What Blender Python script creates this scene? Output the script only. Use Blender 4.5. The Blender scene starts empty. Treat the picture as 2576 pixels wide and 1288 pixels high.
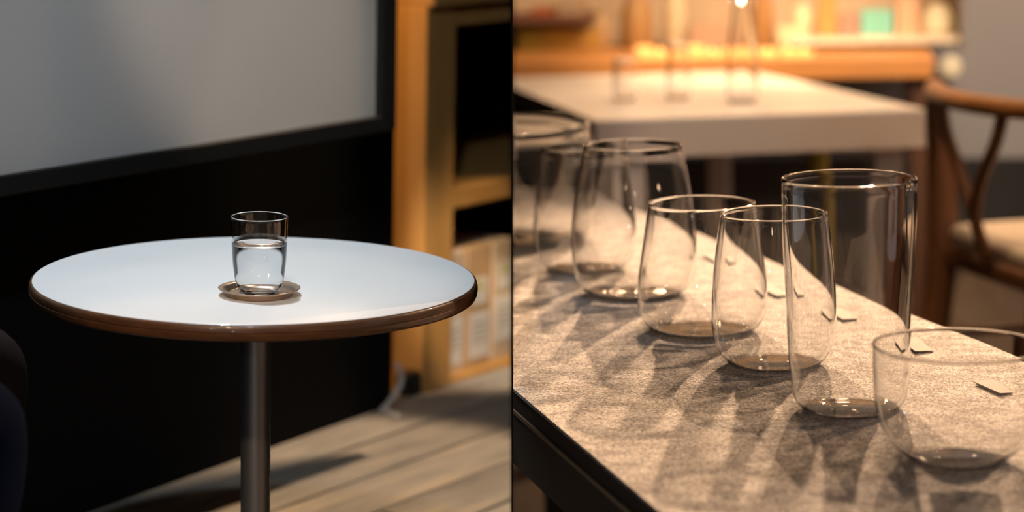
import bpy, bmesh, math, random
from mathutils import Vector, Matrix
random.seed(7)
S = bpy.context.scene
COL = S.collection
PI = math.pi
# ---------------------------------------------------------------- camera
F = 5800.0; W2, H2 = 1288.0, 644.0
CAMZ = 1.28; PITCH = math.radians(10.3)
def rotcam(p):                       # camera to world rotation, looking along +Y and down by p
    return Matrix.Rotation(PI/2 - p, 3, 'X')
RC = rotcam(PITCH)
cam_d = bpy.data.cameras.new('camera'); cam = bpy.data.objects.new('camera', cam_d); COL.objects.link(cam)
cam.location = (0, 0, CAMZ); cam.rotation_euler = (PI/2 - PITCH, 0, 0)
cam_d.sensor_width = 36.0; cam_d.lens = 36.0*F/2576.0; cam_d.clip_start = 0.05; cam_d.clip_end = 60
cam_d.dof.use_dof = True; cam_d.dof.focus_distance = 2.755; cam_d.dof.aperture_fstop = 2.75
S.camera = cam
S.view_settings.view_transform = 'Standard'; S.view_settings.look = 'None'
S.view_settings.gamma = 1; S.view_settings.use_curve_mapping = False
S.view_settings.exposure = 0.0
cy = S.cycles
cy.max_bounces = 24; cy.transmission_bounces = 20; cy.transparent_max_bounces = 16; cy.glossy_bounces = 8; cy.diffuse_bounces = 4
cy.use_denoising = True; cy.caustics_refractive = True; cy.caustics_reflective = True
cy.sample_clamp_indirect = 30.0; cy.blur_glossy = 0.3
# the two rooms: left one behind the thin partition (its own floor level), right one
HL, PL = 1.08, math.radians(10.9)
HR, PR = 1.28, math.radians(9.65)
TH = math.atan(644.0/F)
ROOM = {'L': (HL, PL, TH), 'R': (HR, PR, -TH)}
def room_mats(k):
    h, p, th = ROOM[k]
    Q = Matrix.Rotation(th, 3, 'Y'); R = rotcam(p)
    A = RC @ Q @ R.transposed()
    M = Matrix.Translation((0, 0, CAMZ)) @ A.to_4x4() @ Matrix.Translation((0, 0, -h))
    return M, (R @ Q.transposed()), h
MK = {k: room_mats(k) for k in ROOM}
K = 'L'; TOPS = {'L': [], 'R': []}; ORIG = {}
def ray(X, Y): return MK[K][1] @ Vector(((X-W2)/F, -(Y-H2)/F, -1.0))
def cpos(): return Vector((0, 0, MK[K][2]))
def onz(X, Y, z):
    d = ray(X, Y); return cpos() + d*((z-MK[K][2])/d.z)
def ony(X, Y, y):
    d = ray(X, Y); return cpos() + d*(y/d.y)
def onpl(X, Y, p, n):
    d = ray(X, Y); c = cpos(); return c + d*((Vector(p)-c).dot(n)/d.dot(n))
def depth(p):
    v = RC.transposed() @ ((MK[K][0] @ Vector(p)) - Vector((0, 0, CAMZ))); return -v.z
def px(p): return depth(p)/F        # metres per picture pixel at p
# ---------------------------------------------------------------- materials
MATS = {}
def nodes(name):
    m = bpy.data.materials.new(name); m.use_nodes = True
    return m, m.node_tree, m.node_tree.nodes['Principled BSDF']
def mat(name, col, rough=.5, metal=0., spec=.5, noise=0., nscale=20., stretch=(1,1,1), bump=0., bscale=60., coat=0., emit=None, estr=0., rnd=0.):
    if name in MATS: return MATS[name]
    m, nt, b = nodes(name); N, L = nt.nodes, nt.links
    b.inputs['Base Color'].default_value = (*col, 1); b.inputs['Roughness'].default_value = rough
    b.inputs['Metallic'].default_value = metal; b.inputs['Specular IOR Level'].default_value = spec
    b.inputs['Coat Weight'].default_value = coat
    tc = N.new('ShaderNodeTexCoord'); mp = N.new('ShaderNodeMapping'); mp.inputs['Scale'].default_value = stretch
    L.new(tc.outputs['Object'], mp.inputs['Vector'])
    if rnd:
        oi = N.new('ShaderNodeObjectInfo'); L.new(oi.outputs['Random'], mp.inputs['Location'])
    if noise:
        t = N.new('ShaderNodeTexNoise'); t.inputs['Scale'].default_value = nscale; t.inputs['Detail'].default_value = 6
        t.inputs['Roughness'].default_value = .65
        L.new(mp.outputs['Vector'], t.inputs['Vector'])
        r = N.new('ShaderNodeValToRGB'); e = r.color_ramp.elements
        e[0].position = .3; e[1].position = .7
        e[0].color = (*[max(0, c*(1-noise)) for c in col], 1); e[1].color = (*[min(1, c*(1+noise)) for c in col], 1)
        L.new(t.outputs['Fac'], r.inputs['Fac'])
        out = r.outputs['Color']
        if rnd:
            hs = N.new('ShaderNodeHueSaturation'); mr = N.new('ShaderNodeMapRange')
            mr.inputs['To Min'].default_value = 1-rnd; mr.inputs['To Max'].default_value = 1+rnd
            L.new(oi.outputs['Random'], mr.inputs['Value']); L.new(mr.outputs['Result'], hs.inputs['Value'])
            L.new(out, hs.inputs['Color']); out = hs.outputs['Color']
        L.new(out, b.inputs['Base Color'])
    if bump:
        t2 = N.new('ShaderNodeTexNoise'); t2.inputs['Scale'].default_value = bscale; t2.inputs['Detail'].default_value = 4
        L.new(mp.outputs['Vector'], t2.inputs['Vector'])
        bp = N.new('ShaderNodeBump'); bp.inputs['Strength'].default_value = bump; bp.inputs['Distance'].default_value = .002
        L.new(t2.outputs['Fac'], bp.inputs['Height']); L.new(bp.outputs['Normal'], b.inputs['Normal'])
    if emit:
        b.inputs['Emission Color'].default_value = (*emit, 1); b.inputs['Emission Strength'].default_value = estr
    MATS[name] = m; return m
def glass(name, ior=1.47, col=(1,1,1), rough=0.):
    if name in MATS: return MATS[name]
    m = bpy.data.materials.new(name); m.use_nodes = True; nt = m.node_tree; nt.nodes.clear()
    g = nt.nodes.new('ShaderNodeBsdfGlass'); g.inputs['IOR'].default_value = ior; g.inputs['Color'].default_value = (*col, 1); g.inputs['Roughness'].default_value = rough
    o = nt.nodes.new('ShaderNodeOutputMaterial'); nt.links.new(g.outputs[0], o.inputs['Surface'])
    MATS[name] = m; return m
def felt_mat():
    m, nt, b = nodes('grey_felt'); N, L = nt.nodes, nt.links
    tc = N.new('ShaderNodeTexCoord')
    def noi(s, d, r, sc=(1,1,1)):
        mp = N.new('ShaderNodeMapping'); mp.inputs['Scale'].default_value = sc
        L.new(tc.outputs['Object'], mp.inputs['Vector'])
        t = N.new('ShaderNodeTexNoise'); t.inputs['Scale'].default_value = s; t.inputs['Detail'].default_value = d; t.inputs['Roughness'].default_value = r
        t.inputs['Distortion'].default_value = .8
        L.new(mp.outputs['Vector'], t.inputs['Vector']); return t
    a = noi(300, 8, .72, (1, .7, 1)); c = noi(30, 6, .72, (.7, 1.2, 1)); f = noi(520, 3, .6)
    def ramp(src, p0, c0, p1, c1):
        r = N.new('ShaderNodeValToRGB'); e = r.color_ramp.elements
        e[0].position = p0; e[1].position = p1; e[0].color = (*c0, 1); e[1].color = (*c1, 1); L.new(src, r.inputs['Fac']); return r
    ra = ramp(a.outputs['Fac'], .41, (.13,.122,.115), .575, (.66,.64,.615))
    rc = ramp(c.outputs['Fac'],  .42, (.62,.60,.59), .56, (1,1,1))
    mx = N.new('ShaderNodeMix'); mx.data_type = 'RGBA'; mx.blend_type = 'MULTIPLY'; mx.inputs['Factor'].default_value = 1
    L.new(ra.outputs['Color'], mx.inputs['A']); L.new(rc.outputs['Color'], mx.inputs['B']); L.new(mx.outputs['Result'], b.inputs['Base Color'])
    ad = N.new('ShaderNodeMath'); ad.operation = 'ADD'; L.new(a.outputs['Fac'], ad.inputs[0]); L.new(f.outputs['Fac'], ad.inputs[1])
    bp = N.new('ShaderNodeBump'); bp.inputs['Strength'].default_value = .75; bp.inputs['Distance'].default_value = .0022
    L.new(ad.outputs[0], bp.inputs['Height']); L.new(bp.outputs['Normal'], b.inputs['Normal'])
    b.inputs['Roughness'].default_value = 1; b.inputs['Specular IOR Level'].default_value = .1
    b.inputs['Sheen Weight'].default_value = .25
    return m
# ---------------------------------------------------------------- world and lamps
wd = bpy.data.worlds.new('world'); S.world = wd; wd.use_nodes = True
wd.node_tree.nodes['Background'].inputs[0].default_value = (.9, .7, .52, 1)
wd.node_tree.nodes['Background'].inputs[1].default_value = 0.12
def spot(name, k, loc, target, power, col, angle=60., blend=.3, rad=.02, caus=False):
    global K
    K = k
    l = bpy.data.lights.new(name, 'SPOT'); l.energy = power; l.color = col; l.spot_size = math.radians(angle); l.spot_blend = blend; l.shadow_soft_size = rad
    o = bpy.data.objects.new(name, l); COL.objects.link(o)
    l.cycles.is_caustics_light = caus
    v = Vector(target) - Vector(loc)
    o.matrix_world = MK[k][0] @ (Matrix.Translation(loc) @ v.to_track_quat('-Z', 'Y').to_matrix().to_4x4()); return o
def point(name, k, loc, power, col, rad=.03):
    l = bpy.data.lights.new(name, 'POINT'); l.energy = power; l.color = col; l.shadow_soft_size = rad
    o = bpy.data.objects.new(name, l); COL.objects.link(o); o.location = MK[k][0] @ Vector(loc); return o
WARM = (1, .63, .37); COOL = (.80, .90, 1.0)
# left room: a cool and a warm spot over the small table, two on the screen, one behind the screen wall on the post, some on the boxes and boards
spot('cool_spot', 'L', (-.22, 3.12, 2.35), (-.05, 2.80, .52), 140, (.82, .92, 1), 24, .5, .03, True)
spot('warm_spot', 'L', (.24, 3.52, 1.32), (.0, 2.66, .52), 6.5, (1, .74, .48), 26, .5, .02, True)
spot('front_warm_spot', 'L', (-.45, .9, 1.7), (-.08, 2.46, .48), 60, (1, .66, .36), 11, .5, .04)
spot('screen_spot', 'L', (.30, 1.0, 2.4), (-.02, 3.60, .76), 120, (1, .84, .66), 12, .8, .05)
spot('screen_cool_spot', 'L', (-.1, .8, 2.5), (-.16, 3.42, .85), 110, (.74, .88, 1), 44, .9, .06)
spot('shelf_spot', 'L', (-.22, 4.03, 1.60), (.34, 4.40, .50), 75, (1, .56, .19), 50, .6, .04)
spot('box_spot', 'L', (.16, 2.2, 2.3), (.445, 4.37, .10), 560, (1, .80, .58), 6.4, .5, .04)
spot('shelf_front_spot', 'L', (.16, 2.2, 2.3), (.462, 4.36, .335), 300, (1, .72, .40), 4.2, .7, .03)  # narrow unseen lamp added to brighten the shelf front
spot('floor_spot', 'L', (.37, 3.90, 2.5), (.14, 3.60, 0), 320, (1, .74, .48), 23, .35, .04)
# right room
spot('key_spot', 'R', (.30, 6.45, 2.02), (-.1, 2.42, .66), 1900, WARM, 30, .7, .022, True)
spot('second_spot', 'R', (-.62, 6.45, 2.10), (.0, 2.42, .66), 1000, WARM, 30, .7, .022, True)
spot('far_table_spot', 'R', (.1, 5.6, 2.6), (.12, 5.4, .7), 132, (1, .68, .42), 56, .6, .04)
spot('console_spot', 'R', (.12, 4.9, 2.5), (.02, 6.42, .70), 380, (1, .68, .38), 32, .8, .04)
spot('goods_spot', 'R', (.75, 5.3, 2.5), (.12, 6.8, .9), 125, (1, .72, .44), 75, .7, .04)
spot('apron_spot', 'R', (.75, 3.5, 2.5), (.10, 5.05, .62), 100, (1, .72, .48), 22, .6, .04)  # unseen lamp added to brighten the apron
spot('goods_left_spot', 'R', (-.25, 5.3, 2.5), (-.32, 6.8, .85), 85, (1, .74, .44), 40, .7, .04)  # unseen lamp added to brighten the yellow boxes
spot('wall_spot', 'R', (1.3, 4.6, 2.4), (1.0, 7.2, .9), 130, (1, .86, .74), 60, .7, .04)
spot('chair_spot', 'R', (.2, 4.1, 2.4), (.5, 4.85, .76), 80, (1, .70, .40), 22, .5, .04)
for x, y, z, e, tx, ty, an in [(.55, 4.6, 2.6, 190, .15, 2.45, 50), (-.22, 4.9, 2.6, 110, .05, 3.1, 50), (1.7, 4.4, 2.6, 170, .4, 2.7, 50), (.95, 1.1, 2.4, 90, .46, 2.70, 13), (1.5, 1.9, 2.5, 110, .60, 2.75, 13)]:
    spot('ceiling_spot', 'R', (x, y, z), (tx, ty, .66), e, WARM, an, .5, .03, y > 4)  # unseen spots added as fill over the felt and glasses
for x, y, z, e, c in [(-.15, 5.2, 2.3, 5, WARM), (.5, 5.6, 2.2, 5, WARM), (1.3, 5.0, 2.4, 6, WARM), (1.9, 3.2, 2.3, 6, WARM), (1.5, 1.6, 2.3, 5, WARM), (.6, 3.9, 2.6, 4, WARM), (2.2, 2.4, 1.5, 7, (.55, .75, 1))]:
    point('ceiling_bulb', 'R', (x, y, z), e*1.6, c, .032)  # unseen bulbs added for glints in the glass and some fill
# small unseen lamps added around and behind the camera for glints in the glass
for x, y, z, c in [(2.3, 4.6, 1.5, WARM), (2.5, 3.2, 1.7, WARM), (2.4, 1.6, 1.4, WARM), (1.9, .3, 1.9, WARM), (1.2, -.8, 1.5, WARM), (.5, -1.4, 1.8, WARM), (-.3, -1.6, 1.5, WARM), (-1.0, -.9, 1.8, WARM), (1.2, 5.9, 1.35, WARM), (.75, 6.3, 1.25, WARM), (-.35, 6.2, 1.2, WARM), (.2, 6.5, 1.4, WARM), (-.9, .6, 1.3, (.50, .72, 1)), (-.5, -.4, .9, (.50, .72, 1)), (.8, -.3, 2.4, WARM), (1.6, -1.2, 2.5, WARM), (.1, -.9, 2.5, WARM), (2.4, 2.4, 2.5, WARM), (2.3, 4.0, 2.4, WARM), (1.6, 5.6, 2.0, WARM), (1.4, 6.4, 1.6, WARM), (-.1, 5.9, 2.6, WARM), (1.1, 2.4, 2.6, WARM), (.7, 5.0, 1.9, WARM)]:
    point('shop_lamp', 'R', (x, y, z), 3.4, c, .028)
# ---------------------------------------------------------------- mesh helpers
def new(): return bmesh.new()
def origin(o): return ORIG.get(o.name, Vector((0,0,0)))
def finish(name, bm, m, parent=None, loc=None, smooth=False, clip=False, angle=None):
    if clip:
        Mi = MK[K][0].inverted(); s = -1 if K == 'L' else 1
        co = Mi @ Vector((s*.0015, 0, 0)); no = (Mi.to_3x3() @ Vector((1, 0, 0))).normalized()
        r = bmesh.ops.bisect_plane(bm, geom=bm.verts[:]+bm.edges[:]+bm.faces[:], plane_co=co, plane_no=no, dist=1e-6,
                                   clear_outer=(K == 'L'), clear_inner=(K == 'R'))
        ed = [e for e in bm.edges if e.is_boundary]
        if ed and clip != 'open':
            try: bmesh.ops.holes_fill(bm, edges=ed, sides=0)
            except Exception: pass
        if not bm.verts: bm.free(); return None
    me = bpy.data.meshes.new(name)
    if parent is not None: o0 = origin(parent)
    else: o0 = Vector(loc) if loc is not None else Vector((0,0,0))
    bmesh.ops.translate(bm, verts=bm.verts, vec=-o0)
    bmesh.ops.recalc_face_normals(bm, faces=bm.faces[:])
    bm.to_mesh(me); bm.free()
    if smooth:
        for p in me.polygons: p.use_smooth = True
        if angle: me.set_sharp_from_angle(angle=math.radians(angle))
    o = bpy.data.objects.new(name, me); COL.objects.link(o)
    if m: me.materials.append(m)
    ORIG[o.name] = o0
    if parent is not None: o.parent = parent
    else: o.location = o0; TOPS[K].append(o)
    return o
def empty(name, loc):
    o = bpy.data.objects.new(name, None); o.empty_display_size = .05; COL.objects.link(o); o.location = loc
    ORIG[o.name] = Vector(loc); TOPS[K].append(o); return o
def tag(o, label, cat, group=None):
    o['label'] = label; o['category'] = cat
    if group: o['group'] = group
    return o
def struct(o): o['kind'] = 'structure'; return o
def box(bm, c, e, ax=None, bevel=0.):
    """box with centre c, half extents e along axes ax (three unit vectors)"""
    if ax is None: ax = (Vector((1,0,0)), Vector((0,1,0)), Vector((0,0,1)))
    vs = [bm.verts.new(Vector(c) + ax[0]*(sx*e[0]) + ax[1]*(sy*e[1]) + ax[2]*(sz*e[2])) for sx in (-1,1) for sy in (-1,1) for sz in (-1,1)]
    fs = [bm.faces.new([vs[i] for i in q]) for q in ((0,1,3,2),(4,6,7,5),(0,4,5,1),(2,3,7,6),(0,2,6,4),(1,5,7,3))]
    if bevel:
        es = {ed for f in fs for ed in f.edges}
        bmesh.ops.bevel(bm, geom=list(es), offset=bevel, segments=2, affect='EDGES', profile=.5)
def prism(bm, poly, z0, z1):
    a = [bm.verts.new((p[0], p[1], z0)) for p in poly]; b = [bm.verts.new((p[0], p[1], z1)) for p in poly]; n = len(poly)
    bm.faces.new(a[::-1]); bm.faces.new(b)
    for i in range(n): bm.faces.new((a[i], a[(i+1) % n], b[(i+1) % n], b[i]))
def lathe(bm, c, prof, seg=96, closed=False, wob=0.):
    rings = []; ph = random.random()*6
    for r, z in prof:
        if r < 1e-6: rings.append([bm.verts.new((c[0], c[1], c[2]+z))])
        else:
            rings.append([bm.verts.new((c[0]+r*(1+wob*(math.sin(3*t+ph)+.6*math.sin(7*t+2*ph)))*math.cos(t), c[1]+r*(1+wob*(math.sin(3*t+ph)+.6*math.sin(7*t+2*ph)))*math.sin(t), c[2]+z)) for t in [2*PI*i/seg for i in range(seg)]])
    pairs = list(zip(rings[:-1], rings[1:]))
    if closed: pairs.append((rings[-1], rings[0]))
    for a, b in pairs:
        if len(a) == 1 and len(b) == 1: continue
        for i in range(seg):
            j = (i+1) % seg
            if len(a) == 1: bm.faces.new((a[0], b[i], b[j]))
            elif len(b) == 1: bm.faces.new((a[i], b[0], a[j]))
            else: bm.faces.new((a[i], b[i], b[j], a[j]))
def tube(bm, pts, rad, seg=10, flat=1., up=None):
    pts = [Vector(p) for p in pts]; n = len(pts)
    rs = rad if isinstance(rad, (list, tuple)) else [rad]*n
    rings = []; u = Vector(up) if up else None
    for i, p in enumerate(pts):
        t = (pts[min(i+1, n-1)] - pts[max(i-1, 0)]).normalized()
        if u is None: u = t.orthogonal().normalized()
        a = (u - t*u.dot(t)).normalized(); b = t.cross(a); u = a if up is None else u
        rings.append([bm.verts.new(p + a*(rs[i]*math.cos(q)) + b*(rs[i]*flat*math.sin(q))) for q in [2*PI*j/seg for j in range(seg)]])
    for a, b in zip(rings[:-1], rings[1:]):
        for j in range(seg): bm.faces.new((a[j], a[(j+1) % seg], b[(j+1) % seg], b[j]))
    bm.faces.new(rings[0][::-1]); bm.faces.new(rings[-1])
def spline(pts, n=8):
    pts = [Vector(p) for p in pts]; out = []
    for i in range(len(pts)-1):
        p0, p1, p2, p3 = pts[max(i-1,0)], pts[i], pts[i+1], pts[min(i+2, len(pts)-1)]
        for k in range(n):
            t = k/n
            out.append(.5*((2*p1)+(p2-p0)*t+(2*p0-5*p1+4*p2-p3)*t*t+(3*p1-p0-3*p2+p3)*t**3))
    out.append(pts[-1]); return out
def smooth_prof(pts, n=5):
    return [(p.x, p.y) for p in spline([Vector((a, b, 0)) for a, b in pts], n)]
def vessel_profile(base, Xc, prof, wall, base_r, base_t):
    """outer silhouette (half width, picture row) -> closed profile with an inner wall, a rolled rim and a flat foot"""
    n = Vector((base[0], base[1], 0)).normalized()
    out = []
    for hw, Y in prof:
        p = onpl(Xc, Y, base, n); out.append((hw*px(p), p.z-base[2]))
    # the foot curves into the side tangentially, so the wall keeps an even thickness all the way round the corner
    out = smooth_prof([(base_r*.80, .0001), (base_r, .0004)] + [q for q in out if q[1] > .0012], 6)[6:]
    zr = out[-1][1]; rr = out[-1][0]
    inner = []
    for i, (r, z) in enumerate(out):
        a, c = out[max(i-1, 0)], out[min(i+1, len(out)-1)]
        tx, tz = c[0]-a[0], c[1]-a[1]; l = math.hypot(tx, tz) or 1
        if i == 0: tx, tz, l = 1, .25, math.hypot(1, .25)
        t = base_t + (wall-base_t)*min(1, z/.02)
        inner.append((r - tz/l*t, z + tx/l*t))
    inner[-1] = (rr-wall, zr)
    inner = [q for i, q in enumerate(inner) if i == 0 or q[1] > inner[0][1]][::-1]
    rim = [(rr-wall*.5+wall*.62*math.cos(a), zr+wall*.62*math.sin(a)) for a in [PI*k/8 for k in range(9)]]
    zb = inner[-1][1]; rb = inner[-1][0]
    return [(0, .0004), (base_r*.6, .0004), (base_r*.93, .0001)] + out[:-1] + rim + inner[1:] + [(rb*.8, zb-.0001), (0, zb-.0001)]
# ================================================================ structure
GLASS = glass('clear_glass', 1.47); 
def wall_between():
    bm = new()
    # added thin partition blocking light between the rooms, front edge at the glasses' depth
    vs = [(-.0006, 2.70), (.0006, 2.70), (.0012, 9.0), (-.0012, 9.0)]
    prism(bm, vs, 0, 2.9)
    me = bpy.data.meshes.new('wall_middle'); bmesh.ops.recalc_face_normals(bm, faces=bm.faces[:]); bm.to_mesh(me); bm.free()
    o = bpy.data.objects.new('wall_middle', me); COL.objects.link(o); me.materials.append(mat('partition_black', (.006,.0055,.005), 1, spec=0)); struct(o)
    bm = new(); box(bm, (0, 3.2, 2.95), (5, 6.2, .04))
    me = bpy.data.meshes.new('ceiling'); bmesh.ops.recalc_face_normals(bm, faces=bm.faces[:]); bm.to_mesh(me); bm.free()
    o = bpy.data.objects.new('ceiling', me); COL.objects.link(o); me.materials.append(mat('ceiling_dark', (.10,.08,.065), .9)); struct(o)
wall_between()
Z = Vector((0,0,1))
# ---------------------------------------------------------------- LEFT ROOM
K = 'L'
ZT = .52
DD = Vector((.650, .760, 0)).normalized(); DN = Vector((DD.y, -DD.x, 0))     # run of boards and wall; towards the camera
# floor boards
def planks():
    root = struct(empty('floor', (0, 3.6, 0)))
    wood = mat('weathered_board', (.36,.29,.22), .72, noise=.5, nscale=3.0, stretch=(1,1,1), bump=.5, bscale=40, rnd=.18)
    m, nt = wood, wood.node_tree
    for n in nt.nodes:
        if n.type == 'VALTORGB':
            e = n.color_ramp.elements; e[0].color = (.21,.18,.155,1); e[1].color = (.50,.39,.28,1); x = n.color_ramp.elements.new(.5); x.color = (.33,.285,.24,1)
    for n in nt.nodes:                                       # grain runs along the boards
        if n.type == 'MAPPING':
            n.vector_type = 'TEXTURE'; n.inputs['Rotation'].default_value = (0, 0, math.atan2(DD.y, DD.x)); n.inputs['Scale'].default_value = (1.0, .16, .16)
    o0 = DN.dot(onz(700, 1279.5, 0)); w = .131; gap = .0065
    for i in range(-13, 15):
        s = -1.6 - random.random()*2.4; 
        while s < 6.4:
            ln = random.uniform(2.8, 4.2)
            c = DN*(o0 + (i+.5)*w) + DD*(s+ln/2+1.0) + Z*(-.012 + random.uniform(-.0012, .0012))
            bm = new(); box(bm, c, (ln/2-.0015, w/2-gap/2, .012), (DD, DN, Z), .0022)
            b = finish('board', bm, wood, root, clip=True)
            s += ln
    bm = new(); box(bm, DN*(o0+.1) + DD*3.2 + Z*-.06, (4.6, 2.0, .033), (DD, DN, Z))
    finish('subfloor', bm, mat('subfloor_dark', (.01,.009,.008), .9), root, clip=True)
planks()
# black back wall rising from the line where the boards end
A0 = onz(230, 1288, 0); A1 = onz(985, 1021, 0)
def back_wall():
    d = (A1-A0).normalized(); n = Vector((d.y, -d.x, 0))
    bm = new(); a = A0 - d*2.6; c = (a+A1)/2 - n*.03
    box(bm, c + Z*1.35, ((A1-a).length/2, .03, 1.35), (d, n, Z))
    o = finish('wall_back', bm, mat('black_wall', (.0035,.003,.003), .85, spec=.15), clip=True); struct(o)
back_wall()
# projection screen with a black border
def screen():
    v = ((5540-644)/F)*math.cos(PL); d = Vector((v, 1, 0)).normalized(); n = Vector((d.y, -d.x, 0))
    dw = (A1-A0).normalized(); nw = Vector((dw.y, -dw.x, 0))
    p0 = onpl(985, 400, A1 + nw*.17, nw) 
    P = lambda X, Y: onpl(X, Y, p0, n)
    br = P(946, 291); zr = br.z; right = P(984, 200); fb = P(946, 331).z
    hgt = 1.35; L = 1.5
    root = empty('projection_screen', br - d*(L/2) + Z*(-.05))
    bm = new(); c = br - d*(L/2) + Z*(hgt/2); box(bm, c - n*.006, (L/2, .004, hgt/2), (d, n, Z))
    finish('screen_surface', bm, mat('screen_white', (.60,.59,.58), .9, noise=.02, nscale=3), root)
    fr = mat('screen_border_black', (.006,.006,.006), .7)
    wr = (right-br).dot(d); wb = zr-fb
    bm = new(); box(bm, br + d*(wr/2) + Z*(hgt/2-wb/2), (wr/2, .012, hgt/2+wb/2), (d, n, Z), .002); finish('border_side', bm, fr, root)
    bm = new(); box(bm, br - d*(L/2) - Z*(wb/2), (L/2, .012, wb/2), (d, n, Z), .002); finish('border_bottom', bm, fr, root)
    bm = new(); box(bm, br - d*(L/2-wr/2) + Z*(hgt+wb/2), (L/2+wr/2, .012, wb/2), (d, n, Z), .002); finish('border_top', bm, fr, root)
    tag(root, 'big blank white projection screen with a black border on the black wall', 'screen')
screen()
# shelving unit behind the table
def shelving():
    base = onz(1062, 991, 0)                                  # near corner of the post
    d, n = DD, DN
    amber = mat('amber_wood', (.50,.255,.075), .5, noise=.15, nscale=3, stretch=(6,6,.8))
    root = empty('shelving_unit', base + d*.5)
    Pf = lambda X, Y: onpl(X, Y, base, n)
    top = Pf(1110, 14).z
    ps = .086
    wd_ = (Pf(1146, 700) - Pf(1075, 700)).length
    dp_ = .098
    bm = new(); box(bm, base + d*(wd_/2) - n*(dp_/2) + Z*(top/2), (wd_/2, dp_/2, top/2), (d, n, Z), .003); finish('post', bm, amber, root, clip=True)
    bm = new(); box(bm, base + d*(wd_/2) - n*.46 + Z*(top/2), (wd_/2, .04, top/2), (d, n, Z), .003); finish('post', bm, amber, root, clip=True)
    dark = mat('shelf_shadow_panel', (.16,.035,.012), .7)  # dark red back and side panels
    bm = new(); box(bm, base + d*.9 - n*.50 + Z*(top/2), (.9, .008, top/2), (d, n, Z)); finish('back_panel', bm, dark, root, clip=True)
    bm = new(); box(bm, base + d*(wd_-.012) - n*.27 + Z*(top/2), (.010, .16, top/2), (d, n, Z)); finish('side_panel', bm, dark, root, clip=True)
    bm = new(); box(bm, base + d*.815 - n*.245 + Z*(top+.018), (.815, .262, .018), (d, n, Z), .003); finish('top_board', bm, amber, root, clip=True)
    def board(Y0, Y1, ind, X=1215):                            # front face between two picture rows
        z1, z0 = Pf(X, Y0).z, Pf(X, Y1).z
        bm = new(); box(bm, base + d*(wd_+.75) - n*(ind+.22) + Z*((z0+z1)/2), (.75, .22, (z1-z0)/2), (d, n, Z), .003); finish('shelf', bm, amber, root, clip=True)
        return z1, z0
    board(15, 60, .004); board(462, 512, .004); zb, _ = board(930, 952, .004)
    tag(root, 'amber wooden shelving unit with a square corner post, right of the black screen', 'shelf')
    card = mat('brown_cardboard', (.40,.245,.125), .8, noise=.06, nscale=8, rnd=.06)
    lite = mat('pale_cardboard', (.52,.38,.26), .8, noise=.06, nscale=8, rnd=.06)  # lit and less lit copies of one cardboard, light put into the colour
    white = mat('paper_label', (.62,.56,.50), .8); ink = mat('label_print', (.30,.26,.22), .8); lime = mat('label_green_spot', (.38,.36,.06), .7)
    labs = ['pale cardboard file box next to the post, lower shelf', 'brown cardboard file box, second from the post on the lower shelf',
            'pale cardboard file box with a higher label, third from the post', 'brown cardboard file box at the far end of the lower shelf']
    s = wd_ + .008
    for i in range(4):
        w = .079 if i != 1 else .086; h = Pf(1180, 640).z - zb
        b0 = base + d*(s+w/2) - n*.03 + Z*zb
        if (MK['L'][0] @ (b0 + d*(w/2))).x > -.004 and i > 2: break
        r = empty('file_box', b0)
        bm = new(); box(bm, b0 - n*.15 + Z*(h/2), (w/2-.003, .15, h/2), (d, n, Z), .002)
        finish('body', bm, lite if i in (0, 2) else card, r, clip=True)
        up = .02 if i == 2 else 0
        bm = new(); box(bm, b0 + n*.0006 + Z*(.062+up), (w*.38, .0008, .046), (d, n, Z)); lb = finish('label', bm, white, r, clip=True)
        if lb:
            bm = new()
            for q in range(4): box(bm, b0 + n*.0016 + Z*(.085+up-q*.012), (w*.27, .0003, .0016), (d, n, Z))
            finish('print', bm, ink, lb, clip=True)
        bm = new(); box(bm, b0 + n*.0006 + Z*(.150+up) , (w*.27, .0008, .027), (d, n, Z)); tg = finish('label', bm, white, r, clip=True)
        if tg:
            bm = new(); box(bm, b0 + n*.0016 + Z*(.162+up) - d*.002, (.008, .0004, .010), (d, n, Z)); finish('green_spot', bm, lime, tg, clip=True)
        tag(r, labs[i], 'box', 'file boxes on the lower shelf')
        s += w + .004
    # cable and the small black power brick by the post
    k0 = onpl(986, 915, base, n) - n*.0 
    g = onz(948, 1036, 0)
    pts = [onpl(984, 915, g + n*.0, n), onpl(992, 928, g, n), onpl(997, 950, g, n), onpl(990, 975, g, n), onpl(975, 998, g, n), onpl(960, 1018, g, n), onpl(951, 1034, g, n) + Z*.004]
    pts = [p + n*.012 for p in pts]; pts.append(pts[-1] + n*.05 - d*.02 + Z*(.004-pts[-1].z))
    bm = new(); tube(bm, spline(pts, 6), .0052, 10); o = finish('power_cable', bm, mat('white_cable', (.62,.56,.50), .5), loc=pts[-1], smooth=True)
    tag(o, 'white cable curving down from behind the black wall to the boards', 'cable')
    q = onz(1030, 990, 0); bm = new(); box(bm, q + Z*.022, (.026, .018, .022), (d, n, Z), .008)
    r = empty('power_brick', q); finish('casing', bm, mat('black_plastic', (.006,.006,.006), .6), r)
    bm = new(); box(bm, q + Z*.022 - d*.030, (.006, .005, .005), (d, n, Z), .002); finish('strain_relief', bm, mat('black_plastic', (0,0,0)), r)
    tag(r, 'small black power brick on the boards at the foot of the amber post', 'adapter')
shelving()
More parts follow.
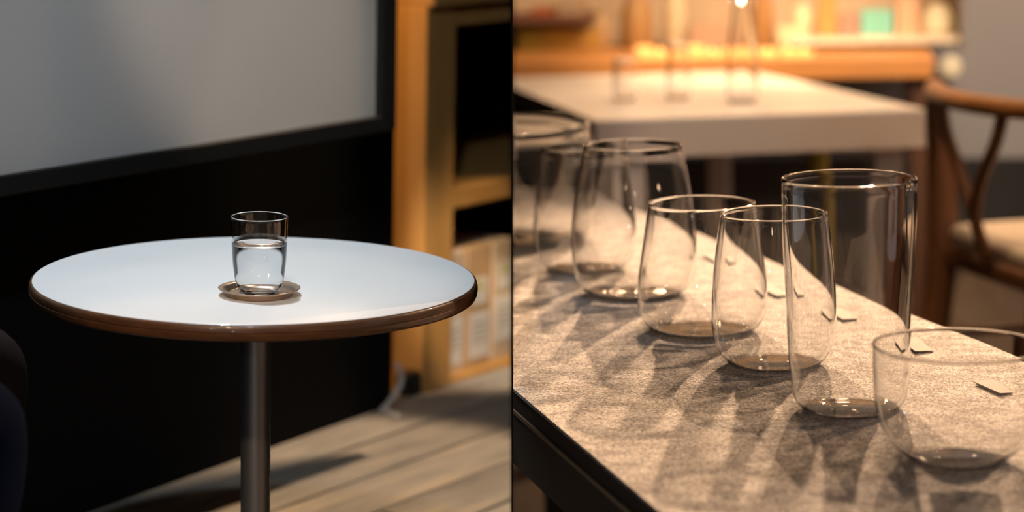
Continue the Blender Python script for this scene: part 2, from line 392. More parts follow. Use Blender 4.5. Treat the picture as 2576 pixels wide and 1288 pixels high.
# small round table
def table():
    c = onz(642.6, 695, ZT); u = px(c)
    root = empty('pedestal_table', (c.x, c.y, 0))
    R1 = 551*u; R2 = 560*u
    bm = new(); lathe(bm, (c.x, c.y, ZT), [(0, 0), (R1-.0015, 0), (R1, -.0008), (R1, -.004), (0, -.004)], 160)
    lam = mat('white_laminate', (.66,.65,.64), .38, spec=.4, noise=.012, nscale=14)
    finish('tabletop', bm, lam, root, smooth=True, angle=30).cycles.is_caustics_receiver = True
    t = .0215; prof = [(R1-.02, -.0042), (R1-.0004, -.0042), (R1+.0002, -.0008)]
    for k in range(1, 12):
        a = PI/2 - PI*k/12; r = R1 + (R2-R1)*math.cos(a)**.8 if k < 12 else R1
        z = -t/2 + (t/2-.001)*math.sin(a)
        if k in (6,): prof += [(r, z+.0012), (r-.0011, z+.0004), (r-.0011, z-.0004), (r, z-.0012)]
        else: prof.append((r, z))
    prof += [(R1-.004, -t), (R1-.02, -t), (0, -t), (0, -.0042)]
    bm = new(); lathe(bm, (c.x, c.y, ZT), prof, 160)
    wood = mat('dark_edge_wood', (.10,.042,.017), .36, noise=.4, nscale=26, stretch=(1,1,6), coat=.25)
    finish('edge_band', bm, wood, root, smooth=True, angle=40)
    steel = mat('brushed_steel', (.46,.50,.55), .38, metal=.9, noise=.1, nscale=30, stretch=(1,1,.1))
    bm = new(); pc = onpl(636, 1000, c, Vector((0,1,0)))
    lathe(bm, (c.x, c.y, 0), [(0, .012), (.0183, .012), (.0183, ZT-t-.008), (0, ZT-t-.008)], 48); finish('pole', bm, steel, root, smooth=True, angle=40)
    bm = new(); lathe(bm, (c.x, c.y, 0), [(0, ZT-t-.0085), (.07, ZT-t-.0085), (.07, ZT-t), (0, ZT-t)], 48); finish('mounting_plate', bm, mat('black_plastic', (0,0,0)), root, smooth=True, angle=40)
    bm = new(); lathe(bm, (c.x, c.y, 0), [(0, 0), (.19, 0), (.192, .003), (.188, .008), (.03, .016), (.019, .02), (0, .02)], 64); finish('base', bm, steel, root, smooth=True, angle=40)
    tag(root, 'small round white-topped table with a dark wooden edge on a steel pole', 'table')
table()
def saucer_and_glass():
    c = onz(652.5, 742, ZT); u = px(c)
    R = 103*u; fr = 76*u
    prof = [(0, 0), (fr, 0), (fr+.004, .0012), (R-.008, .0060), (R-.0006, .0084), (R, .0092), (R-.0012, .0096), (R-.010, .0066), (fr+.003, .0034), (fr-.002, .0026), (0, .0024)]
    bm = new(); lathe(bm, c, prof, 128)
    o = finish('saucer', bm, mat('copper_steel', (.68,.52,.40), .27, metal=.9, noise=.06, nscale=60), loc=c, smooth=True)
    tag(o, 'shallow brushed copper saucer under the glass of water', 'saucer')
    g = c + Z*.0027; root = empty('water_glass', g)
    sil = [(53, 728.5), (57.5, 719), (60.5, 706), (63.8, 685), (67, 655), (69.3, 617), (71, 575), (72, 545)]
    wall = .0014; bt = .0042
    n = Vector((g.x, g.y, 0)).normalized()
    zs = onpl(653.5, 613, g, n).z - g.z
    prof = vessel_profile(g, 653.5, sil, wall, 47*u, bt)
    # outside, rim and dry inner wall belong to the tumbler; below the water line the glass meets the water directly
    top = max(range(len(prof)), key=lambda i: prof[i][1])
    cut = next(i for i in range(top, len(prof)) if prof[i][1] <= zs)
    f = (prof[cut-1][1]-zs)/(prof[cut-1][1]-prof[cut][1]); rw = prof[cut-1][0] + (prof[cut][0]-prof[cut-1][0])*f
    dry = prof[:cut] + [(rw+.00006, zs-.00005)]
    tg_ = glass('tumbler_glass', 1.5)
    bm = new(); lathe(bm, g, dry, 128); o = finish('tumbler', bm, tg_, root, smooth=True); o.cycles.is_caustics_caster = True
    lathe_wet = [(rw, zs)] + prof[cut:]
    if o.data.polygons[0].normal.z > 0: o.data.flip_normals()
    me = bpy.data.meshes.new('water'); bm = new()
    lathe(bm, g, lathe_wet[::-1] + [(rw-.0006, zs-.0004), (rw-.0018, zs-.0008), (0, zs-.0008)], 128)
    k = len(lathe_wet)-1
    o = finish('water', bm, glass('water_in_glass', 1.333/1.5), root, smooth=True, angle=60); o.cycles.is_caustics_caster = True
    o.data.materials.append(glass('water', 1.333))
    for p in o.data.polygons:
        if p.center.z > zs-.0009: p.material_index = 1 if p.normal.z > .25 else 0
    tag(root, 'clear tumbler half full of water on the copper saucer', 'glass')
saucer_and_glass()
# two seated people, only their knees reach into the picture
def skin(name, m, verts, edges, radii, parent, root=0, lv=2):
    me = bpy.data.meshes.new(name); o0 = origin(parent)
    me.from_pydata([Vector(v)-o0 for v in verts], edges, []); o = bpy.data.objects.new(name, me); COL.objects.link(o); o.parent = parent
    sk = o.modifiers.new('skin', 'SKIN'); 
    sv = me.skin_vertices[0].data
    for i, r in enumerate(radii):
        sv[i].radius = (r, r) if not isinstance(r, tuple) else r
        sv[i].use_root = (i == root)
    sk.use_smooth_shade = True
    sb = o.modifiers.new('subdivision', 'SUBSURF'); sb.levels = lv; sb.render_levels = lv
    me.materials.append(m); ORIG[o.name] = o0; return o
def person(knee, lat, seat_z, trousers, top, hairc, label):
    """knee: knee centre of the nearer leg; faces +x; lat: sideways unit pointing to the other leg"""
    fw = Vector((.72, .69, 0)).normalized(); sd = Vector((-fw.y, fw.x, 0))
    hipc = Vector(knee) - fw*.43 + sd*.10; hipc.z = seat_z+.10
    root = empty('person', (hipc.x, hipc.y, seat_z))
    V = []; E = []; R = []
    def add(p, r, par=None):
        V.append(Vector(p)); R.append(r)
        if par is not None: E.append((par, len(V)-1))
        return len(V)-1
    sk = mat('skin', (.42,.25,.18), .55)
    pel = add(hipc, .13); wa = add(hipc + Z*.16, .115, pel); ch = add(hipc + Z*.36 + fw*.01, .135, wa); nk0 = add(hipc + Z*.50, .07, ch)
    nk = add(hipc + Z*.57 + fw*.01, .05, nk0); hd = add(hipc + Z*.66 + fw*.025, (.075, .085), nk); ht = add(hipc + Z*.76 + fw*.02, .075, hd)
    legs = []
    for s in (-1, 1):
        kn = Vector(knee) if s < 0 else Vector(knee) + sd*.22
        hj = add(hipc + sd*(s*.09) + fw*.05 - Z*.01, .085, pel); th = add((V[hj]+kn)/2 + Z*.005, .072, hj); k = add(kn, .048, th)
        foot = kn - fw*.10; foot.z = .09
        cf = add(kn.lerp(foot, .45) - fw*.012, .048, k); an = add(foot, .033, cf); to = add(foot + fw*.16 - Z*.06, .03, an)
        legs.append((hj, th, k, cf, an, to))
        sh = add(hipc + Z*.46 + sd*(s*.17), .052, ch); el = add(hipc + Z*.20 + sd*(s*.22) + fw*.06, .038, sh); hw_ = add(kn - fw*.27 + Z*.085, .026, el)
        pm = add(kn - fw*.19 + Z*.088, (.018, .036), hw_)
        for q in range(4):
            a = add(V[pm] + fw*.035 + sd*((q-1.5)*.019), .0085, pm); add(V[a] + fw*(.045-.006*abs(q-1.3)) - Z*.012, .0075, a)
        a = add(V[pm] + sd*(-s*.034) - fw*.01, .010, pm); add(V[a] + fw*.035 - sd*(s*.012), .0085, a)
    cov = {pel, wa, ch} | {i for l in legs for i in l[:4]}
    skin('body', sk, V, E, [(r if not isinstance(r, float) else r*.72) if i in cov else r for i, r in enumerate(R)], root)
    tv = [V[pel]-Z*.0, V[pel]+Z*.09]; tr = [.150, .135]; te = [(0, 1)]
    for hj, th, k, cf, an, to in legs:
        b = len(tv); tv += [V[hj], V[th], V[k], V[cf], V[an]+Z*.04]; tr += [.098, .080, .055, .056, .048]; te += [(0, b), (b, b+1), (b+1, b+2), (b+2, b+3), (b+3, b+4)]
    skin('trousers', trousers, tv, te, tr, root, 0, 3)
    sv = [V[wa]-Z*.12, V[wa], V[ch], V[nk0]-Z*.01]; sr = [.152, .140, .165, .095]; se = [(0,1),(1,2),(2,3)]
    for s in (-1, 1):
        b = len(sv); kn = Vector(knee) if s < 0 else Vector(knee) + sd*.22
        sv += [hipc + Z*.46 + sd*(s*.17), hipc + Z*.20 + sd*(s*.22) + fw*.06, kn - fw*.30 + Z*.085]; sr += [.074, .058, .040]; se += [(2, b), (b, b+1), (b+1, b+2)]
    skin('sweater', top, sv, se, sr, root, 1, 3)
    for hj, th, k, cf, an, to in legs:
        a = V[an]-Z*.048; skin('shoe', mat('shoe_black', (.01,.01,.01), .4), [a - fw*.05, a + fw*.06 - Z*.01, a + fw*.19 - Z*.018], [(0,1),(1,2)], [.048, .050, .042], root)
    h = V[hd]
    bm = new(); bmesh.ops.create_uvsphere(bm, u_segments=24, v_segments=14, radius=.098)
    for v in bm.verts: v.co = Vector((v.co.x*1.05, v.co.y*.9, v.co.z*1.0)) + h + Z*.052 - fw*.022
    bmesh.ops.delete(bm, geom=[v for v in bm.verts if (v.co-h).dot(fw) > .055 and v.co.z < h.z+.09], context='VERTS')
    finish('hair', bm, hairc, root, smooth=True)
    for s in (-1, 1):
        bm = new(); bmesh.ops.create_uvsphere(bm, u_segments=12, v_segments=8, radius=.011); bmesh.ops.translate(bm, verts=bm.verts, vec=h + fw*.078 + sd*(s*.031) + Z*.03)
        finish('eye', bm, mat('eye_dark', (.03,.02,.02), .2), root, smooth=True)
    bm = new(); tube(bm, [h + fw*.075 + Z*.03, h + fw*.10 + Z*.002, h + fw*.078 - Z*.004], [.008, .013, .008], 10); finish('nose', bm, sk, root, smooth=True)
    bm = new(); tube(bm, [h + fw*.074 - Z*.030 - sd*.024, h + fw*.083 - Z*.032, h + fw*.074 - Z*.030 + sd*.024], [.003, .006, .003], 8); finish('mouth', bm, mat('lip', (.35,.14,.11), .5), root, smooth=True)
    tag(root, label, 'person'); return root
def people():
    k1 = ony(-20, 1022, 2.30); k2 = ony(-8, 892, 2.66)
    seat = min(k1.z, k2.z) - .075
    navy = mat('navy_denim', (.004,.009,.030), .9, spec=.1, noise=.2, nscale=80); brown = mat('dark_brown_twill', (.014,.009,.0085), .85, spec=.1, noise=.2, nscale=80)
    person(k1, 1, seat, navy, mat('charcoal_knit', (.03,.03,.033), .9), mat('hair_black', (.012,.010,.009), .5), 'seated person in navy trousers, the nearer of the two knees at the left edge')
    person(k2 , 1, seat, brown, mat('brown_knit', (.06,.045,.04), .9), mat('hair_brown', (.04,.022,.014), .5), 'seated person in dark brown trousers, whose knee shows behind the navy one')
    c = Vector((k1.x-.42, (k1.y+k2.y)/2-.20, 0)); root = empty('bench', c); bx = (Vector((.722,.692,0)), Vector((-.692,.722,0)), Z); bw = mat('bench_black', (.012,.011,.010), .6)
    bm = new(); box(bm, c + Z*(seat-.02), (.20, .56, .02), bx, .006); finish('seat', bm, bw, root)
    for sx in (-1, 1):
        for sy in (-1, 1):
            bm = new(); box(bm, c + bx[0]*(sx*.16) + bx[1]*(sy*.48) + Z*((seat-.04)/2), (.02, .02, (seat-.04)/2), bx, .002); finish('leg', bm, bw, root)
    tag(root, 'low black bench under the two seated people', 'bench')
people()
# ---------------------------------------------------------------- RIGHT ROOM
K = 'R'
TZ = .664
def right_shell():
    bm = new(); box(bm, (1.2, 3.9, -.03), (3.4, 4.6, .03)); o = finish('floor', bm, mat('dark_floor', (.09,.06,.04), .6, noise=.4, nscale=3, stretch=(3,.5,1)), clip=True); struct(o)
    yw = 7.25; zd = ony(2500, 397, yw).z
    bm = new(); box(bm, (1.2, yw+.05, (2.85+zd)/2), (3.4, .05, (2.85-zd)/2)); o = finish('wall_back', bm, mat('grey_wall', (.33,.315,.32), .9), clip=True); struct(o)
    bm = new(); box(bm, (1.2, yw+.045, zd/2), (3.4, .06, zd/2)); o = finish('baseboard_back', bm, mat('dado_black', (.012,.012,.013), .7), clip=True); struct(o)
right_shell()
FELT = felt_mat()
def display_table():
    l0, l1 = onz(1288, 975, TZ), onz(1660, 1288, TZ)
    r0, r1 = onz(1590, 522, TZ), onz(2576, 900, TZ)
    def at_y(a, b, y): return a + (b-a)*((y-a.y)/(b.y-a.y))
    y0, y1 = 1.55, 4.42
    q = [at_y(l0, l1, y0), at_y(r0, r1, y0), at_y(r0, r1, y1), at_y(l0, l1, y1)]
    rm = at_y(r0, r1, 3.2)
    c = Vector((.1, 2.9, 0)); root = empty('display_table', c)
    def inset(e):
        m = sum(q, Vector())/4; out = []
        n = len(q)
        for i in range(n):
            a, b, d = q[i-1], q[i], q[(i+1) % n]
            e1 = (b-a).normalized(); e2 = (d-b).normalized(); n1 = Vector((-e1.y, e1.x, 0)); n2 = Vector((-e2.y, e2.x, 0))
            out.append(b + (n1+n2)*(e/(1+n1.dot(n2))))
        return out
    bm = new(); prism(bm, inset(0), TZ-.004, TZ); finish('felt_cover', bm, FELT, root, clip=True).cycles.is_caustics_receiver = True
    dk = mat('dark_table_wood', (.018,.011,.007), .6, noise=.3, nscale=8, stretch=(2,8,8))
    bm = new(); prism(bm, inset(.0015), TZ-.026, TZ-.004); finish('table_board', bm, dk, root, clip=True)
    bm = new(); prism(bm, inset(-.001), TZ-.0305, TZ-.026); finish('edge_strip', bm, mat('worn_edge_wood', (.20,.125,.07), .4), root, clip=True)  # paler strip: highlight along the ledge put into the wood colour
    bm = new(); prism(bm, inset(.0005), TZ-.094, TZ-.0305); finish('apron', bm, dk, root, clip=True)
    for p in inset(.06)[:3]:
        if (MK['R'][0] @ p).x < .06: continue
        bm = new(); box(bm, (p.x, p.y, (TZ-.094)/2), (.03, .03, (TZ-.094)/2), None, .003); finish('leg', bm, dk, root)
    tag(root, 'long dark wooden display table covered in grey felt, with the row of glasses', 'table')
display_table()
def vessel(Xc, Yb, prof, base_hw, label, wall=.0022, bt=.0026, clip=False, name='drinking_glass', g='clear glass vessels on the grey felt'):
    b = onz(Xc, Yb, TZ) + Z*.0002
    p = vessel_profile(b, Xc, prof, wall, base_hw*px(b), bt)
    bm = new(); lathe(bm, b, p, 128, wob=.0012)
    o = finish(name, bm, GLASS, loc=b, smooth=True, clip=clip)
    if o:
        tag(o, label, 'glass', g); o.cycles.is_caustics_caster = True
    return o
vessel(2133, 1030, [(114,1024),(137,993),(149,908),(156,775),(166.5,591),(169,449)], 96, 'tallest straight-sided clear glass, second from the front of the row')
vessel(1945.6, 917, [(108,912),(129,894),(145,864),(154,823),(155.5,783),(151,682),(142,601),(132.5,537)], 86, 'narrow clear glass tapering to its rim, directly left of the tallest glass')
vessel(1766.7, 835, [(112,831),(139,817),(157,787),(162.5,755),(160.5,698),(147,601),(134.5,511)], 88, 'round-bellied clear glass left of the narrow one, third from the front bowl')
vessel(1595, 742, [(96,740),(126,727),(150,687),(157,598),(149,500),(124,365)], 76, 'larger pot-bellied clear glass, the tall one behind the round-bellied glass')
vessel(1472, 680, [(86,677),(116,652),(129,598),(126,533),(107,369)], 66, 'blurred clear glass with wide belly between the large bowl and the pot-bellied glass')
vessel(2406, 1158, [(112,1153),(150,1127),(176,1096),(196,1056),(208,997),(213,900),(214,868)], 88, 'wide low clear glass bowl at the near end, in front of the tallest glass', name='glass_bowl')
vessel(1238, 606, [(150,604),(215,588),(244,540),(252,450),(250,315)], 120, 'widest clear glass bowl, farthest back at the partition', clip=True, name='glass_bowl', wall=.004)
# price cards
def card(P, label, lines=True, up=.0025):
    pts = [onz(x, y, TZ+.001) for x, y in P]
    c = sum(pts, Vector())/4; root = empty('price_card', c)
    nr = [Vector(p) for p in pts]
    # far edge lies on the felt, near edge is lifted a little
    lift = [.0005, .0005, up, up]
    bm = new(); a = [bm.verts.new(p + Z*l) for p, l in zip(nr, lift)]; b = [bm.verts.new(p + Z*(l+.0008)) for p, l in zip(nr, lift)]
    bm.faces.new(a[::-1]); bm.faces.new(b)
    for i in range(4): bm.faces.new((a[i], a[(i+1) % 4], b[(i+1) % 4], b[i]))
    finish('card', bm, mat('card_paper', (.20,.19,.175), .9), root)
    if lines:
        bm = new()
        def at(u, v): 
            q = [p + Z*(l+.0010) for p, l in zip(nr, lift)]
            return q[0].lerp(q[1], u).lerp(q[3].lerp(q[2], u), v)
        for r in range(4):
            v = .22 + r*.17; u = .30
            for k in range(random.randint(4, 6)):
                w = random.uniform(.05, .10)
                f = [bm.verts.new(at(*uv)) for uv in ((u, v), (u+w, v), (u+w, v+.085), (u, v+.085))]; bm.faces.new(f); u += w+.025
        finish('print', bm, mat('card_ink', (.13,.11,.10), .8), root)
    bm = new(); a_, b_ = nr[3], nr[2]
    m = (a_+b_)/2; d = (b_-a_).normalized()
    box(bm, m + Z*(up/2-.0006) + (c-m)*.25, ((b_-a_).length*.42, .0015, max(up/2-.0012, .0006)), (d, Vector((-d.y, d.x, 0)), Z)); finish('prop', bm, mat('card_paper', (0,0,0)), root)
    tag(root, label, 'price card', 'price cards on the felt')
card([(2509,957), (2563,990), (2524,996), (2450,965)][0:4], 'small printed price card behind the front bowl, nearest the right edge')
card([(2300,852), (2346,884), (2296,889), (2256,862)], 'price card behind the rim of the front bowl, right of the tallest glass', True)
card([(2112,776), (2161,803), (2118,808), (2068,783)], 'price card seen between the narrow glass and the tallest glass')
card([(1950,722), (1995,744), (1955,749), (1908,728)], 'price card lying farther back, seen through the narrow glass', False)
card([(1800,640), (1838,657), (1803,661), (1766,645)], 'farthest price card on the felt, seen through the round-bellied glass', False)
# white table behind
def white_table():
    z = .72
    a, b = onz(1497, 304, z), onz(2331, 275, z)
    el = (onz(1288, 219, z)-a).normalized(); er = (onz(2037, 193, z)-onz(2330, 256, z)).normalized()
    dep = 1.05
    q = [a, b, b + er*(dep/abs(er.y)*1.0), a + el*(dep/abs(el.y))]
    root = empty('white_table', (sum(q, Vector())/4).xy.to_3d())
    top = mat('white_table_top', (.74,.70,.66), .28, spec=.5, noise=.02, nscale=6); ap = mat('cream_apron', (.60,.50,.43), .6)
    bm = new(); prism(bm, q, z-.006, z); finish('tabletop', bm, top, root, clip=True)
    bm = new(); prism(bm, q, z-.086, z-.0065); finish('apron', bm, ap, root, clip=True)
    for p, s in ((a, 1), (b, -1), (q[2], -1)):
        if (MK['R'][0] @ p).x < .1: continue
        bm = new(); box(bm, (p.x+s*.08, p.y+(.09 if p in (a, b) else -.09), (z-.086)/2), (.03, .03, (z-.086)/2), None, .003); finish('leg', bm, ap, root)
    tag(root, 'white-topped table with a deep cream apron behind the display table', 'table')
    # added white slab standing in for the white table refracted in the bowl
    z2 = .735; y2 = (HR-z2)*F/(348+342)
    a2, b2 = onz(1240, 348, z2), onz(1487, 345, z2)
    b3 = onz(1487, 306, z2)+Vector((-.07,0,0)); 
    q2 = [a2, b2, b2 + Vector((-.10, .42, 0)), a2 + Vector((-.10, .42, 0))]
    r2 = empty('side_table', (b2.x-.1, b2.y+.2, 0))
    bm = new(); prism(bm, q2, z2-.02, z2); 
    finish('tabletop', bm, top, r2, clip=True)
    bm = new(); box(bm, (b2.x-.10, b2.y+.20, (z2-.02)/2), (.03, .03, (z2-.02)/2), None, .003); finish('leg', bm, mat('brown_wood', (.20,.095,.04), .5, noise=.2, nscale=4, stretch=(5,5,.6)), r2, clip=True)
    tag(r2, 'small white side table at the partition behind the widest glass bowl', 'table')
    # clear vases standing on it
    for i, (X, Yb, prof, lab) in enumerate([
        (1572, 252, [(26,249),(30,235),(30,190),(27,150)], 'small blurred glass vase, leftmost on the white table'),
        (1706, 250, [(26,247),(30,232),(29,185),(25,112)], 'blurred glass vase in the middle of the white table'),
        (1868, 258, [(34,255),(40,235),(36,120),(24,20),(26,-40)], 'tall blurred glass bottle vase, rightmost on the white table')]):
        bb = onz(X, Yb, z) + Z*.0006
        bm = new(); lathe(bm, bb, vessel_profile(bb, X, prof, .004, prof[0][0]*.85*px(bb), .006), 64)
        o = finish('glass_vase', bm, GLASS, loc=bb, smooth=True); tag(o, lab, 'vase', 'glass vases on the white table')
white_table()
# wooden console with shelves and goods
def console():
    y = 6.42; wood = mat('console_wood', (.46,.20,.06), .45, noise=.18, nscale=3, stretch=(.7,6,6))
    zt = ony(1900, 150, y).z; zb = ony(1900, 199, y).z
    xr = ony(2352, 170, y).x; xl = -1.2
    xh = ony(2424, 80, y+.35).x
    root = empty('wooden_console', (.2, y+.3, 0))
    w2 = (xr-xl)/2; cx = (xr+xl)/2
    bm = new(); box(bm, (cx, y+.27, zt-.009), (w2, .27, .009), None, .002); finish('top_board', bm, wood, root, clip=True)
    bm = new(); box(bm, (cx, y+.016, (zt-.018+zb)/2), (w2-.004, .014, (zt-.018-zb)/2), None, .002); finish('front_rail', bm, wood, root, clip=True)
    for sx in (xr-.03, ):
        for sy in (y+.05, y+.50):
            bm = new(); box(bm, (sx, sy, (zt-.018)/2), (.028, .02, (zt-.018)/2), None, .002); finish('leg', bm, mat('dark_leg_wood', (.05,.018,.007), .6), root)
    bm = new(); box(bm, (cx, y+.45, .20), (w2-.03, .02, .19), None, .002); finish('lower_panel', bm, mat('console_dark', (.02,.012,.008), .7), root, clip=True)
    tag(root, 'long orange wooden console behind the white table', 'console')
    # display cabinet standing on the console
    cab = empty('display_cabinet', (.2, y+.42, zt)); pan = mat('cabinet_back', (.52,.37,.24), .8, noise=.12, nscale=3); fr = mat('cabinet_frame', (.22,.20,.18), .5)
    hw = (xh-xl)/2; hc = (xh+xl)/2
    bm = new(); box(bm, (hc, y+.62, zt+.45), (hw, .008, .45)); finish('back_panel', bm, pan, cab, clip=True)
    bm = new(); box(bm, (xh-.006, y+.45, zt+.45), (.006, .17, .45)); finish('side_panel', bm, fr, cab, clip=True)
    zsh = ony(1400, 52, y+.3).z
    zs2 = ony(2200, 96, y+.3).z
    xs = ony(1478, 52, y+.3).x
    bm = new(); box(bm, ((xl+xs)/2, y+.46, zsh), ((xs-xl)/2, .15, .008)); finish('shelf', bm, mat('shelf_dark_red', (.14,.055,.03), .6), cab, clip=True)
    xs0 = ony(1985, 90, y+.3).x
    bm = new(); box(bm, ((xs0+xh)/2-.006, y+.46, zs2-.008), ((xh-xs0)/2-.006, .15, .008)); finish('shelf', bm, mat('shelf_cream', (.70,.60,.46), .6), cab, clip=True)
    tag(cab, 'open display cabinet with shelves of goods on the console', 'cabinet')
    yi = y+.40
    def item(name, X0, Y0, X1, Y1, dep, col, label, cat, seatz, roundish=False, group=None, lid=None):
        a = ony(X0, Y1, yi); b = ony(X1, Y0, yi); zz = seatz
        w = (b.x-a.x)/2; h = max(b.z-zz, .012); c = Vector(((a.x+b.x)/2, yi+.04, zz))
        m = mat('good_'+name+'_%d' % len(MATS), [q*(.62 if name == 'vase' else .85) for q in col], .6)
        if roundish:
            bm = new(); lathe(bm, c, [(0,0),(w*.8,0),(w,h*.08),(w,h*.55),(w*.7,h*.8),(w*.45,h*.9),(w*.45,h),(0,h)], 32); o = finish(name, bm, m, loc=c, smooth=True, angle=50)
        else:
            bm = new(); box(bm, c + Z*(h/2), (w, dep, h/2), None, min(.004, h*.2)); o = finish(name, bm, m, loc=c, clip=True)
        if o: tag(o, label, cat, group)
    item('storage_box', 1305, 72, 1372, 152, .06, (.40,.28,.03), 'olive yellow box left on the console top', 'box', zt)
    item('storage_box', 1374, 70, 1444, 152, .06, (.46,.26,.03), 'mustard box beside the olive one on the console top', 'box', zt)
    item('storage_box', 1446, 74, 1512, 152, .06, (.44,.23,.04), 'ochre box, right end of the row of yellow boxes', 'box', zt)
    item('storage_box', 1336, 22, 1396, 52, .06, (.36,.085,.02), 'rust red box on the dark shelf', 'box', zsh+.008)
    item('storage_box', 1400, 4, 1470, 52, .06, (.42,.28,.18), 'beige box on the dark shelf beside the rust red one', 'box', zsh+.008)
    item('vase', 1480, 28, 1536, 152, .05, (.60,.38,.20), 'tan rounded vase standing right of the yellow boxes', 'vase', zt, True)
    item('vase', 1560, -30, 1640, 152, .05, (.52,.28,.10), 'tall caramel brown vase on the console', 'vase', zt, True)
    item('vase', 1668, -60, 1728, 152, .05, (.78,.62,.40), 'tall cream vase left of the bottle vase', 'vase', zt, True)
    item('storage_box', 1735, 60, 1832, 152, .06, (.42,.26,.17), 'dull brown box in the middle of the console', 'box', zt)
    item('vase', 1893, -60, 1946, 152, .05, (.50,.25,.08), 'brown vase right of the bottle vase', 'vase', zt, True)
    item('storage_box', 1955, 68, 2030, 152, .06, (.74,.56,.34), 'cream box right of the brown vase', 'box', zt)
    item('storage_box', 2036, 100, 2160, 152, .06, (.78,.66,.46), 'long low cream box under the cream shelf', 'box', zt)
    item('storage_box', 2270, 104, 2405, 152, .06, (.85,.70,.48), 'bright cream box at the right end of the console', 'box', zt)
    item('jar', 1990, 10, 2050, 96, .05, (.72,.58,.36), 'cream jar, left end of the cream shelf', 'jar', zs2, True)
    item('storage_box', 2056, -20, 2104, 96, .06, (.55,.27,.07), 'orange brown box on the cream shelf', 'box', zs2)
    item('storage_box', 2164, 26, 2248, 96, .06, (.20,.52,.42), 'turquoise green box on the cream shelf', 'box', zs2)
    item('storage_box', 2110, 40, 2160, 96, .06, (.45,.22,.16), 'dark reddish box left of the turquoise one', 'box', zs2)
    item('storage_box', 2254, -5, 2310, 96, .06, (.72,.40,.24), 'salmon coloured box right of the turquoise one', 'box', zs2)
    item('jar', 2318, 10, 2408, 96, .06, (.74,.64,.42), 'wide pale jar at the right end of the cream shelf', 'jar', zs2, True)
    # point of the blurred highlight past the console end
    p = ony(2390, 170, y-.02); 
    # added row of glowing amber cups standing in for bright patches on the rail
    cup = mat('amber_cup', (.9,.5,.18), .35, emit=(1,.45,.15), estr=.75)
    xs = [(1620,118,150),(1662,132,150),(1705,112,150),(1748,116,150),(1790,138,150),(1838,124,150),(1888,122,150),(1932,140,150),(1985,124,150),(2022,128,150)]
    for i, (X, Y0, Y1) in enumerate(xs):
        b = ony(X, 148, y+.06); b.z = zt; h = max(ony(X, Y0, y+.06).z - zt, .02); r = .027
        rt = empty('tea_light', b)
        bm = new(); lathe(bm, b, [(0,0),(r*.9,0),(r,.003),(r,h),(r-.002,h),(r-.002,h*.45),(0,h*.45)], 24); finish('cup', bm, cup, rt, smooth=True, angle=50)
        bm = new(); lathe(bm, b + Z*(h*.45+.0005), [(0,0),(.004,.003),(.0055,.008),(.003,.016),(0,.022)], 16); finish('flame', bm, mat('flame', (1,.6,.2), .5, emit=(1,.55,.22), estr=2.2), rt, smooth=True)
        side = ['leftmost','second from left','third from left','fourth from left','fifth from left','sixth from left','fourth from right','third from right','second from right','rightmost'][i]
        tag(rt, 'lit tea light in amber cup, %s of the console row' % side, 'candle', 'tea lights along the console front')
    # bare bulb hanging above the bottle vase
    q = ony(1854, -3, 6.0); rt = empty('pendant_bulb', q)
    bm = new(); bmesh.ops.create_uvsphere(bm, u_segments=20, v_segments=12, radius=.010); bmesh.ops.translate(bm, verts=bm.verts, vec=q); finish('bulb', bm, mat('bulb_glow', (1,.9,.7), .4, emit=(1,.86,.62), estr=60), rt, smooth=True)
    bm = new(); lathe(bm, q + Z*.009, [(0,0),(.006,0),(.006,.02),(.002,.024),(0,.024)], 16); finish('socket', bm, mat('socket_brass', (.5,.35,.15), .3, metal=1), rt, smooth=True, angle=40)
    bm = new(); tube(bm, [q + Z*.03, q + Z*(2.6-q.z)], .0015, 8); finish('cord', bm, mat('black_plastic', (0,0,0)), rt)
    tag(rt, 'small glowing bulb hanging on a cord above the bottle vase', 'lamp')
    # added glowing globe standing in for a blurred highlight, past the console's end
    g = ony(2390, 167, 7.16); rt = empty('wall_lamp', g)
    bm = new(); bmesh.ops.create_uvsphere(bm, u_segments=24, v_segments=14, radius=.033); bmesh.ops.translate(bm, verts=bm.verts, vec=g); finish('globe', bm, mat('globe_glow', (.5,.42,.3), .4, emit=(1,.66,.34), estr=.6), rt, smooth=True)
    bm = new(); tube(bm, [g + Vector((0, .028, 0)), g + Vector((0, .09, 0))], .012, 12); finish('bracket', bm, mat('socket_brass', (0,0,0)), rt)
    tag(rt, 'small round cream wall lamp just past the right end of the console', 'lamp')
    # upright mustard roll under the white table
    c = ony(2058, 440, 5.75); c.z = 0
    bm = new(); lathe(bm, c, [(0,0),(.024,0),(.025,.004),(.025,.60),(.022,.604),(.010,.604),(.010,.59),(0,.59)], 28); o = finish('paper_roll', bm, mat('mustard_paper', (.36,.24,.03), .7), loc=c, smooth=True, angle=50)
    tag(o, 'mustard yellow paper roll standing under the white table', 'roll')
console()
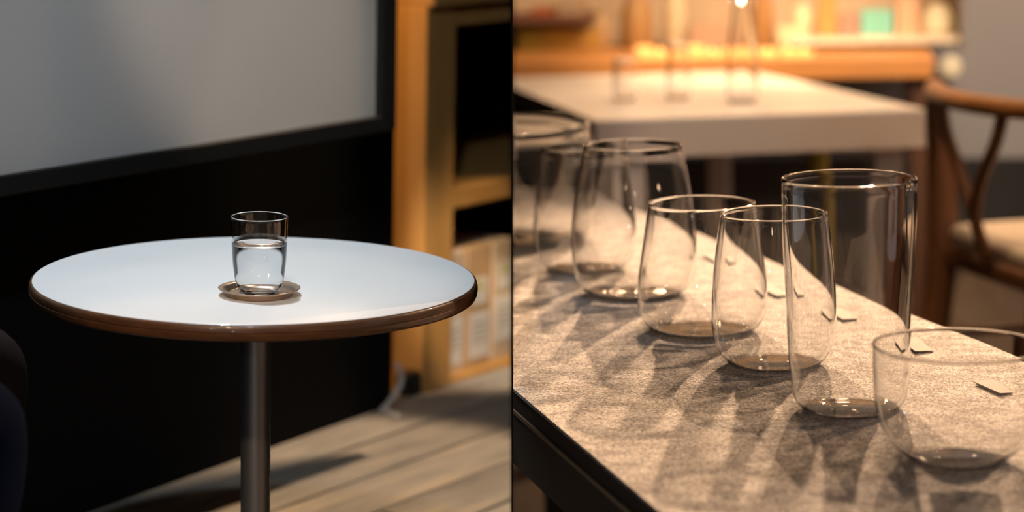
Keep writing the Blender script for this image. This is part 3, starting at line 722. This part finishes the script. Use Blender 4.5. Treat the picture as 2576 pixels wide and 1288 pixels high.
def chair():
    zh = .785
    A, B = Vector((.378, 5.05, 0)), Vector((.552, 4.62, 0))      # the two back posts
    oak_lit = mat('oak', (.23,.092,.026), .45, noise=.2, nscale=4, stretch=(4,4,.8)); dark = mat('oak_post', (.13,.048,.014), .5, noise=.2, nscale=4, stretch=(4,4,.8))  # one wood in two tones: highlight on the rail put into the colour
    bd = (B-A).normalized(); w = (B-A).length; f = Vector((-bd.y, bd.x, 0))
    if f.x < 0: f = -f
    root = empty('dining_chair', (A+B)/2 + f*.2)
    def Q(u, v, z): return A + bd*(w*u) + f*v + Z*z              # u along the back, v towards the seat front
    def bow(u): return -.05*(1-(2*u-1)**2)                       # the back bows out behind
    pts = [Q(u, bow(u) - .02, zh) for u in [-.09 + 1.18*i/12 for i in range(13)]]
    bm = new(); tube(bm, spline(pts, 3), .021, 14, 1.1, (0,0,1)); finish('top_rail', bm, oak_lit, root, smooth=True)
    for u in (0, 1):
        pts = [Q(u, -.06, 0), Q(u, -.02, .22), Q(u, 0, .44), Q(u, -.005, .62), Q(u, -.02, zh-.005)]
        bm = new(); tube(bm, spline(pts, 5), [.019 + .010*math.sin(PI*i/20) for i in range(21)], 12, 1.25, bd); finish('leg', bm, dark, root, smooth=True)
        bm = new(); tube(bm, [Q(.02 if u == 0 else .98, .40, 0), Q(u*.9+.05, .395, .22), Q(u*.9+.05, .39, .44)], [.016, .020, .019], 12); finish('leg', bm, dark, root, smooth=True)
        bm = new(); tube(bm, [Q(u, .0, .25), Q(u*.9+.05, .39, .25)], .011, 10); finish('stretcher', bm, dark, root, smooth=True)
    bm = new(); tube(bm, [Q(0, -.015, .20), Q(1, -.015, .20)], .011, 10); finish('stretcher', bm, dark, root, smooth=True)
    # forked splat: a stem that opens into two arms under the rail
    bm = new(); tube(bm, spline([Q(.5, -.01, .45), Q(.5, -.035, .52), Q(.5, -.045, .57)], 4), .017, 10, .8, bd); finish('splat', bm, dark, root, smooth=True)
    for sgn in (-1, 1):
        pts = [Q(.5, -.043, .55), Q(.5 + sgn*.10, -.05, .63), Q(.5 + sgn*.24, bow(.5+sgn*.24)-.015, .71), Q(.5 + sgn*.30, bow(.5+sgn*.30)-.02, zh-.008)]
        bm = new(); tube(bm, spline(pts, 5), .015, 10, .9, bd); finish('splat_arm', bm, dark, root, smooth=True)
    bm = new(); box(bm, Q(.5, .195, .425), (w*.5, .20, .022), (bd, f, Z), .01); finish('seat_frame', bm, dark, root)
    bm = new(); box(bm, Q(.5, .20, .468), (w*.49, .195, .026), (bd, f, Z), .018); finish('seat', bm, mat('cream_seat', (.62,.50,.38), .9), root, smooth=True)
    tag(root, 'brown wooden chair with a bowed top rail, forked back and cream seat', 'chair')
chair()
# drop empties left without parts
for k in TOPS:
    for o in TOPS[k][:]:
        if o.type == 'EMPTY' and not o.children: TOPS[k].remove(o); bpy.data.objects.remove(o)
# set both rooms in place
for k in TOPS:
    for o in TOPS[k]:
        o.matrix_world = MK[k][0] @ Matrix.Translation(o.location)
